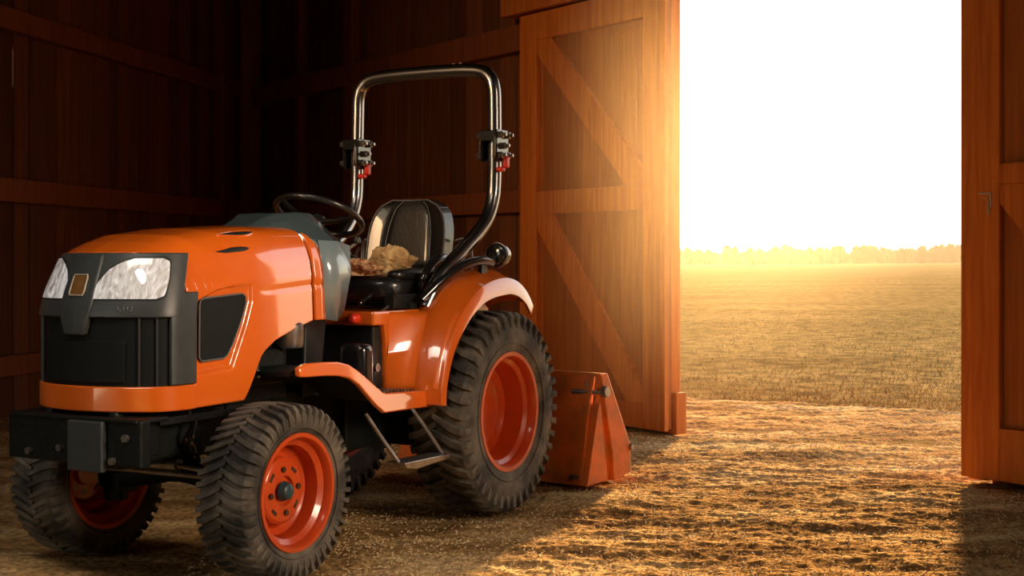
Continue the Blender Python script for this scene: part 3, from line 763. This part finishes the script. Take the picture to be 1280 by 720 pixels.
# ---- floor plates, lips, step
TOP = [(1.403, .745), (1.36, .758), (1.25, .757), (1.16, .752), (1.09, .737), (1.03, .71), (.98, .682), (.91, .642), (.85, .610), (.82, .603), (.60, .592), (.40, .580)]
BOT = [(.40, .512), (.60, .520), (.85, .526), (.91, .560), (.98, .612), (1.03, .652), (1.09, .683), (1.16, .698), (1.25, .705), (1.36, .708), (1.403, .712)]
for sg in (1, -1):
    bm = nb(); add_prism(bm, TOP + BOT, sg*.415, sg*.44, 'Y')
    for v in bm.verts:
        zt_ = interp(v.co.x, TOP[::-1]); v.co.y += sg*((zt_ - v.co.z)*.10 + .045*(min(v.co.x, .95) - .4))
    fp = obj('floor_lip', bm, 'orange', T, 25, .006)
    bm = nb(); n = len(TOP)
    lo = [(x, z-.012) for x, z in TOP[::-1]]
    add_prism(bm, [(x, z-.02) for x, z in TOP] + [(x, z-.035) for x, z in TOP[::-1]], sg*.17, sg*.417, 'Y'); obj('floor_plate', bm, 'chassis', T, 25)
    bm = nb()
    for i in range(16):
        x = .415 + .026*i; z = .592 + (x-.6)*.05
        for j in range(7): add_box(bm, x, x+.016, sg*(.20+.03*j)-.009, sg*(.20+.03*j)+.009, z - .006, z + .006)
    obj('grip_pattern', bm, 'steel', fp, None)
    bm = nb(); y = sg*.45
    a1, a2, b1, b2 = (.93, sg*.43, .53), (.60, sg*.43, .525), (.80, sg*.50, .325), (.455, sg*.50, .312)
    add_tube(bm, [a1, (.87, sg*.455, .44), b1], .008, 8); add_tube(bm, [a2, (.53, sg*.47, .42), b2], .008, 8)
    bars = bm; bm = nb(); add_prism(bm, [(.81, .325), (.79, .300), (.72, .288), (.47, .298), (.447, .312), (.455, .320)], sg*.44, sg*.535, 'Y'); stp = obj('step', bm, 'steel', T, None, .004); pieces('step_bar', bars, 'steel', stp)
# tank or battery by the foot, red deck edge, seat base
bm = nb(); add_box(bm, .77, .86, .24, .37, .58, .80); obj('battery_box', bm, 'gloss_black', T, 60, .03, 4)
bm = nb(); add_box(bm, .18, .70, -.31, .31, .865, .925); obj('seat_deck', bm, 'orange', T, None, .01)
bm = nb(); add_box(bm, .42, .66, -.28, .28, .60, .862); obj('deck_front', bm, 'black', T, None, .01)
bm = nb(); add_tube(bm, [(.665, .12, .69), (.665, .28, .69)], .012, 10); add_lathe(bm, [(0, 0), (.018, 0), (.018, .03), (0, .03)], 12, 'Y', (.665, .28, .69)); obj('pedal', bm, 'steel', T)
bm = nb(); add_lathe(bm, [(0, 0), (.022, .004), (.022, .03), (.012, .045), (0, .046)], 14, 'X', (.69, .22, .895)); obj('lever_knob', bm, 'red', T)

# ---- fenders
def arc_pts(rad_add=0):
    base = [(.50, .525), (.500, .60), (.475, .69), (.435, .78), (.37, .87), (.28, .955), (.17, 1.02), (.05, 1.055), (-.08, 1.068), (-.19, 1.050), (-.285, 1.002), (-.350, .935)]
    c = Vector((0, .47)); o = []
    for p in catmull([(a, b, 0) for a, b in base], 5):
        d = Vector((p.x, p.y)) - c; d = d * (1 + rad_add/d.length); o.append((c.x + d.x, c.y + d.y))
    return o
for sg in (1, -1):
    # cross section rows: inner edge -> crown -> outer edge -> lip
    prof = [(.262, -.03), (.30, .0), (.34, .018), (.40, .02), (.455, .010), (.495, -.006), (.512, -.010), (.520, -.022), (.522, -.075), (.510, -.078)]
    bm = nb(); rows = []
    base = arc_pts()
    for i, (a, b) in enumerate(base):
        f = i/(len(base)-1); row = []
        for y, dr in prof:
            c = Vector((0, .47)); d = Vector((a, b)) - c
            lipk = interp(f, [(0, .25), (.25, .5), (.5, 1.0), (.7, 1.25), (1, .8)])
            dd = dr if dr > -.03 else -.022 + (dr+.022)*lipk
            if .27 < y < .42: dd += .016 * interp(f, [(0, 0), (.3, .3), (.5, 1), (.86, 1), (.92, 0)])
            if y == .262: dd = -.03
            d = d*(1 + dd/d.length); row.append((c.x+d.x, sg*y, c.y+d.y))
        rows.append(row)
    grid(bm, rows); fe = obj('fender', bm, 'orange', T, 40); s_ = fe.modifiers.new('s', 'SOLIDIFY'); s_.thickness = .008
    # inner side wall joining the fender to the deck
    bm = nb(); pts = [(a, b) for a, b in base]
    poly = [(.50, .525), (.50, .60), (.475, .69), (.435, .78), (.37, .87), (.28, .95), (.17, 1.01), (.05, 1.04), (-.08, 1.05), (-.19, 1.03), (-.28, .99), (-.34, .93), (-.34, .60), (.30, .525)]
    add_prism(bm, poly, sg*.255, sg*.27, 'Y'); obj('fender_wall', bm, 'orange', fe, None, .004)
    # front apron of the fender
    bm = nb(); add_prism(bm, [(.49, .525), (.49, .60), (.466, .69), (.43, .775), (.50, .86), (.62, .92), (.60, .80), (.58, .60)], sg*.262, sg*.31, 'Y'); obj('fender_apron', bm, 'orange', fe, None, .02, 3)
    bm = nb(); rows = []
    for k in range(13):
        f = k/12; z = .59 + .33*f; xo = interp(z, [(.525, .50), (.60, .50), (.69, .475), (.78, .435), (.87, .37), (.955, .28)])
        rows.append([(.60 - .02*f, sg*.26, z), (.60 - .02*f, sg*.31, z), (xo + .05, sg*.36, z), (xo + .008, sg*.42, z), (xo, sg*.50, z)])
    grid(bm, rows); ff = obj('fender_front', bm, 'orange', fe, 60); s_ = ff.modifiers.new('s', 'SOLIDIFY'); s_.thickness = .006
    # handle rail and lamp on the fender
    bm = nb(); add_tube(bm, catmull([(.36, sg*.33, .965), (.25, sg*.38, 1.06), (.14, sg*.41, 1.115), (.02, sg*.43, 1.138), (-.07, sg*.44, 1.135)], 6), [.018 + .006*k/24 for k in range(25)], 12)
    hr = obj('fender_rail', bm, 'gloss_black', fe)
    bm = nb(); add_box(bm, -.03, .02, sg*.42, sg*.44, 1.06, 1.14); add_box(bm, .26, .3, sg*.34, sg*.36, .95, 1.04); pieces('rail_bracket', bm, 'black', hr)
    bm = nb(); c = (-.12, sg*.45, 1.162)
    add_lathe(bm, [(0, -.038), (.034, -.036), (.052, -.024), (.057, -.005), (.056, .022), (.050, .028), (.046, .024), (0, .030)], 32, 'X', c); wl = obj('work_lamp', bm, 'gloss_black', fe)
    bm = nb(); add_lathe(bm, [(0, .036), (.03, .034), (.045, .027), (0, .024)], 28, 'X', c); obj('lamp_lens', bm, 'lens_dark', wl)
    bm = nb(); add_tube(bm, [(c[0] + .058*math.cos(t)*0 + .02, c[1] + .0575*math.cos(t), c[2] + .0575*math.sin(t)) for t in [2*math.pi*k/32 for k in range(32)]], .004, 8, closed=True); obj('lamp_ring', bm, 'steel', wl)

# ---- roll bar
def rops_side(sg):
    return [(.33, sg*.33, .93), (.235, sg*.355, 1.075), (.11, sg*.37, 1.165), (-.03, sg*.38, 1.255), (-.12, sg*.388, 1.335), (-.168, sg*.391, 1.43), (-.18, sg*.392, 1.53), (-.182, sg*.392, 1.65), (-.185, sg*.39, 1.86), (-.185, sg*.385, 1.95)]
L = rops_side(1); Rr = rops_side(-1)
path = L + [(-.187, .36, 2.005), (-.19, .30, 2.035), (-.19, .15, 2.045), (-.19, -.15, 2.045), (-.19, -.30, 2.035), (-.187, -.36, 2.005)] + Rr[::-1]
bm = nb(); add_tube(bm, catmull(path, 7), .033, 20, sx=1.0); rb = obj('roll_bar', bm, 'rops', T, 60)
for sg in (1, -1):
    zc = 1.675 if sg > 0 else 1.665; yc = sg*.392
    # plates, bolts, locking pin of the fold joint
    bm = nb()
    add_box(bm, -.235, -.125, yc-.045, yc-.037, zc-.075, zc+.075); add_box(bm, -.235, -.125, yc+.037, yc+.045, zc-.075, zc+.075); add_box(bm, -.24, -.228, yc-.045, yc+.045, zc-.06, zc+.06); add_box(bm, -.132, -.12, yc-.042, yc+.042, zc+.02, zc+.07)
    fj = obj('fold_joint', bm, 'gloss_black', rb, None, .006)
    bm = nb()
    for (x, z) in ((-.15, .05), (-.215, .05), (-.15, -.045), (-.215, -.045), (-.18, 0)):
        add_lathe(bm, [(0, .045), (.017, .045), (.017, .064), (.009, .068), (.009, .082), (0, .084)], 6, 'Y', (x, yc, zc+z)); add_lathe(bm, [(0, -.075), (.012, -.075), (.016, -.065), (.016, -.045), (0, -.045)], 6, 'Y', (x, yc, zc+z))
    add_tube(bm, catmull([(-.12, yc+.03, zc+.045), (-.095, yc+.05, zc+.03), (-.095, yc+.05, zc-.03), (-.12, yc+.03, zc-.06)], 5), .006, 8)
    add_tube(bm, catmull([(-.2, yc-.05, zc+.05), (-.2, yc-.085, zc+.03), (-.2, yc-.085, zc-.04), (-.2, yc-.05, zc-.06)], 5), .006, 8)
    pieces('joint_bolt', bm, 'steel', fj)
    bm = nb(); add_box(bm, -.20, -.165, yc+.050, yc+.075, zc-.105, zc-.05); add_box(bm, -.18, -.14, yc+.03, yc+.065, zc-.122, zc-.10); pieces('lock_clip', bm, 'red', fj, bevel=.008)
bm = nb()
for y in (.16, .20): add_lathe(bm, [(0, .028), (.008, .028), (.008, .037), (0, .037)], 8, 'Z', (-.19, y, 2.045))
pieces('bar_bolt', bm, 'steel', rb)

# ---- seat
def cushion(fn, nu, nv, th):
    pass
bm = nb(); rows = []
NS = 44
def back_pt(u, v, face):
    """u -1..1 across, v 0..1 up"""
    hw = interp(v, [(0, .198), (.25, .214), (.5, .215), (.62, .211), (.72, .203), (.80, .192), (.87, .176), (.93, .154), (.97, .130), (1, .098)])
    z = 1.055 + .37*v; x = -.035 - .075*v
    y = hw*u
    bulge = .035*(1-abs(u)**3) * (1 - (2*v-1)**6 * .7)
    if face > 0:
        wing = .030*max(0, abs(u)-.55)/.45
        groove = -.010*math.exp(-((abs(u) - (.52 + .12*(1-v)))/.05)**2)
        return Vector((x + .020 + bulge*.35 + wing + groove, y, z))
    return Vector((x - .030 - .02*(1-abs(u)**2), y*1.01, z + .004))
for face in (1, -1):
    rr_ = [[back_pt(-1 + 2*k/NS, j/20, face) for k in range(NS+1)] for j in range(21)]
    V = grid(bm, rr_)
    if face == 1: VA = V
    else: VB = V
bd = lambda V: V[0] + [r[-1] for r in V[1:]] + V[-1][-2::-1] + [r[0] for r in V[-2:0:-1]]
a, b = bd(VA), bd(VB)
for k in range(len(a)): bm.faces.new([a[k], a[(k+1) % len(a)], b[(k+1) % len(a)], b[k]])
sb = obj('seat_back', bm, 'vinyl', T, 60, .010, 3)
bm = nb(); edge = [back_pt(sg_, v, 1) + Vector((.003, 0, 0)) for sg_, v in [(-1, k/14) for k in range(15)]] + [back_pt(u, 1, 1) for u in (-.6, 0, .6)] + [back_pt(1, 1-k/14, 1) + Vector((.003, 0, 0)) for k in range(15)]
add_tube(bm, edge, .0045, 8)
for sg in (1, -1):
    add_tube(bm, [back_pt(sg*(.52 + .12*(1-v)), v, 1) + Vector((.006, 0, 0)) for v in [k/12 for k in range(13)]], .003, 6)
obj('seat_piping', bm, 'piping', sb)
def blob(bm, x0, x1, y0, y1, z0, z1, r, pw_=4):
    n = 20; cx, cy, cz = (x0+x1)/2, (y0+y1)/2, (z0+z1)/2; sx, sy, sz = (x1-x0)/2, (y1-y0)/2, (z1-z0)/2
    res = bmesh.ops.create_uvsphere(bm, u_segments=32, v_segments=16, radius=1)
    for v in res['verts']:
        c = v.co; m_ = (abs(c.x)**pw_ + abs(c.y)**pw_ + abs(c.z)**pw_)**(1/pw_); c /= m_
        v.co = Vector((cx + c.x*sx, cy + c.y*sy, cz + c.z*sz))
bm = nb(); blob(bm, -.03, .42, -.22, .22, .945, 1.078, .04)
sc2 = obj('seat_cushion', bm, 'vinyl', T, 60)
bm = nb(); blob(bm, -.02, .36, .12, .225, 1.04, 1.105, .04, 3); blob(bm, -.02, .36, -.225, -.12, 1.04, 1.105, .04, 3); pieces('cushion_bolster', bm, 'vinyl', sc2, smooth=60)
bm = nb(); add_box(bm, .0, .36, -.17, .17, .925, .99)
for z in (.935, .955, .975):
    add_tube(bm, [(.38, -.17, z), (.38, .17, z)], .006, 8)
add_tube(bm, [(.40, .10, .99), (.50, .10, .95)], .01, 8)
obj('seat_base', bm, 'gloss_black', T, None, .008)
for sg in (1, -1):
    bm = nb(); add_tube(bm, catmull([(-.05, sg*.235, 1.02), (.0, sg*.255, 1.12), (.07, sg*.265, 1.150), (.17, sg*.268, 1.125), (.235, sg*.265, 1.06), (.23, sg*.255, .98)], 6), .021, 12)
    ar = obj('seat_arm', bm, 'gloss_black', T)
    bm = nb(); add_tube(bm, catmull([(-.09, sg*.235, 1.23), (-.10, sg*.29, 1.235), (-.11, sg*.31, 1.16), (-.10, sg*.30, 1.05), (-.06, sg*.27, 1.0)], 6), .008, 8); add_tube(bm, catmull([(-.03, sg*.27, 1.20), (-.04, sg*.30, 1.15), (-.03, sg*.29, 1.05)], 5), .008, 8)
    pieces('belt_bracket', bm, 'steel', ar)
    bm = nb(); blob(bm, .06, .22, sg*.275-.05, sg*.275+.05, .965, 1.095, .03, 3); obj('belt_reel', bm, 'gloss_black', ar, 60)
bm = nb(); add_box(bm, .30, .50, .23, .28, .93, .99); add_tube(bm, [(.42, .27, .93), (.52, .28, 1.02)], .008, 8); add_box(bm, .18, .40, .24, .30, .925, .955); obj('lever_console', bm, 'black', T, None, .01)
bm = nb(); add_tube(bm, [(.47, .25, .95), (.66, .24, .88)], .006, 8); obj('gas_strut', bm, 'steel', T)
# lower links at the rear
bm = nb()
for sg in (1, -1):
    add_tube(bm, [(-.15, sg*.2, .42), (-.62, sg*.26, .36)], .018, 8); add_tube(bm, [(-.25, sg*.17, .75), (-.45, sg*.24, .38)], .012, 8)
pieces('lower_link', bm, 'chassis', T)

TW = Matrix.Translation(TO) @ Matrix.Rotation(TANG, 4, 'Z')
# ---- crumpled cloths on the seat
def crumple(name, c, sx, sy, sz, m, seed, label):
    bm = nb(); res = bmesh.ops.create_icosphere(bm, subdivisions=5, radius=1)
    for v in bm.verts:
        q = v.co.copy(); n1 = noise.noise(q*1.6 + Vector((seed, 0, 0))); n2 = abs(noise.noise(q*3.5 + Vector((0, seed, 0)))); n3 = abs(noise.noise(q*8 + Vector((0, 0, seed))))
        s = 1 + .45*n1 - .35*n2 + .14*n3
        v.co = Vector((q.x*sx*s, q.y*sy*s, max(-.45, q.z*s)*sz))
    zmin = min(v.co.z for v in bm.verts)
    for v in bm.verts: v.co.z -= zmin
    o = obj(name, bm, m, None, 60); o.matrix_world = TW @ Matrix.Translation(c); return tag(o, label, 'cloth')
crumple('crumpled_cloth', (.16, .03, 1.075), .075, .12, .085, 'cloth_tan', 3, 'larger crumpled tan and cream cloth lying against the black seat back')
crumple('crumpled_cloth', (.36, -.02, 1.070), .10, .125, .050, 'cloth_red', 8, 'flatter rust red and tan patterned cloth spread over the seat front edge')

# ================================================================== LOADER BUCKET
BK = empty('loader_bucket', (.365, 6.78, 0), math.atan2(.617, -.787))
# local X runs along the width away to the left, local Y from front base towards the camera side; profile in (Y,Z)
# base direction (towards the back) = (.617,.787)
tag(BK, 'orange steel loader bucket standing on the dirt behind the rear wheel', 'loader bucket')
# local +Y = X rotated +90 = (-.617,-.787): so depth to the back is -Y
W_ = 1.25
shell = [(.0, .01), (-.02, .10), (-.055, .30), (-.085, .44), (-.125, .555), (-.135, .553), (-.11, .43), (-.09, .30), (-.07, .12), (-.07, .03), (-.36, .03), (-.36, .01)]
bm = nb(); add_prism(bm, shell, .03, W_, 'X'); obj('bucket_shell', bm, 'orange_worn', BK, 30, .003)
bm = nb(); add_tube(bm, [(0.0, -.13, .558), (W_, -.13, .558)], .010, 8); add_box(bm, 0, W_, -.17, -.12, .55, .566); obj('top_edge', bm, 'orange_worn', BK, 30)
for x0 in (0, W_):
    bm = nb(); add_prism(bm, [(0, .01), (-.105, .42), (-.125, .40), (-.185, .02)], x0 - .012, x0 + .03, 'X'); obj('gusset', bm, 'orange_worn', BK, None, .004)
    bm = nb(); add_prism(bm, [(-.11, .566), (-.17, .566), (-.385, .18), (-.385, .04), (-.23, .01), (-.215, .16)], x0 - .02, x0 + .02, 'X'); obj('side_plate', bm, 'orange_worn', BK, None, .005)
    bm = nb(); add_prism(bm, [(-.02, .02), (-.12, .5), (-.36, .16), (-.36, .02)], x0 + .005, x0 + .018, 'X'); obj('side_wall', bm, 'orange_worn', BK, None)
bm = nb()
add_tube(bm, [(-.03, -.13, .47), (.14, -.085, .47)], .013, 10); add_lathe(bm, [(0, -.045), (.026, -.045), (.030, -.03), (.030, -.018), (0, -.018)], 14, 'X', (0, -.135, .475)); add_lathe(bm, [(0, -.035), (.016, -.035), (.018, -.02), (0, -.02)], 12, 'X', (0, -.38, .17)); add_tube(bm, [(.05, -.085, .53), (.05, -.085, .49)], .005, 6)
add_lathe(bm, [(0, -.02), (.012, -.02), (.016, .03), (0, .03)], 10, 'X', (.1, -.04, .10)); add_lathe(bm, [(0, -.02), (.012, -.02), (.016, .03), (0, .03)], 10, 'X', (.06, -.0, .05))
pieces('pivot_pin', bm, 'steel', BK)

bpy.context.view_layer.update()
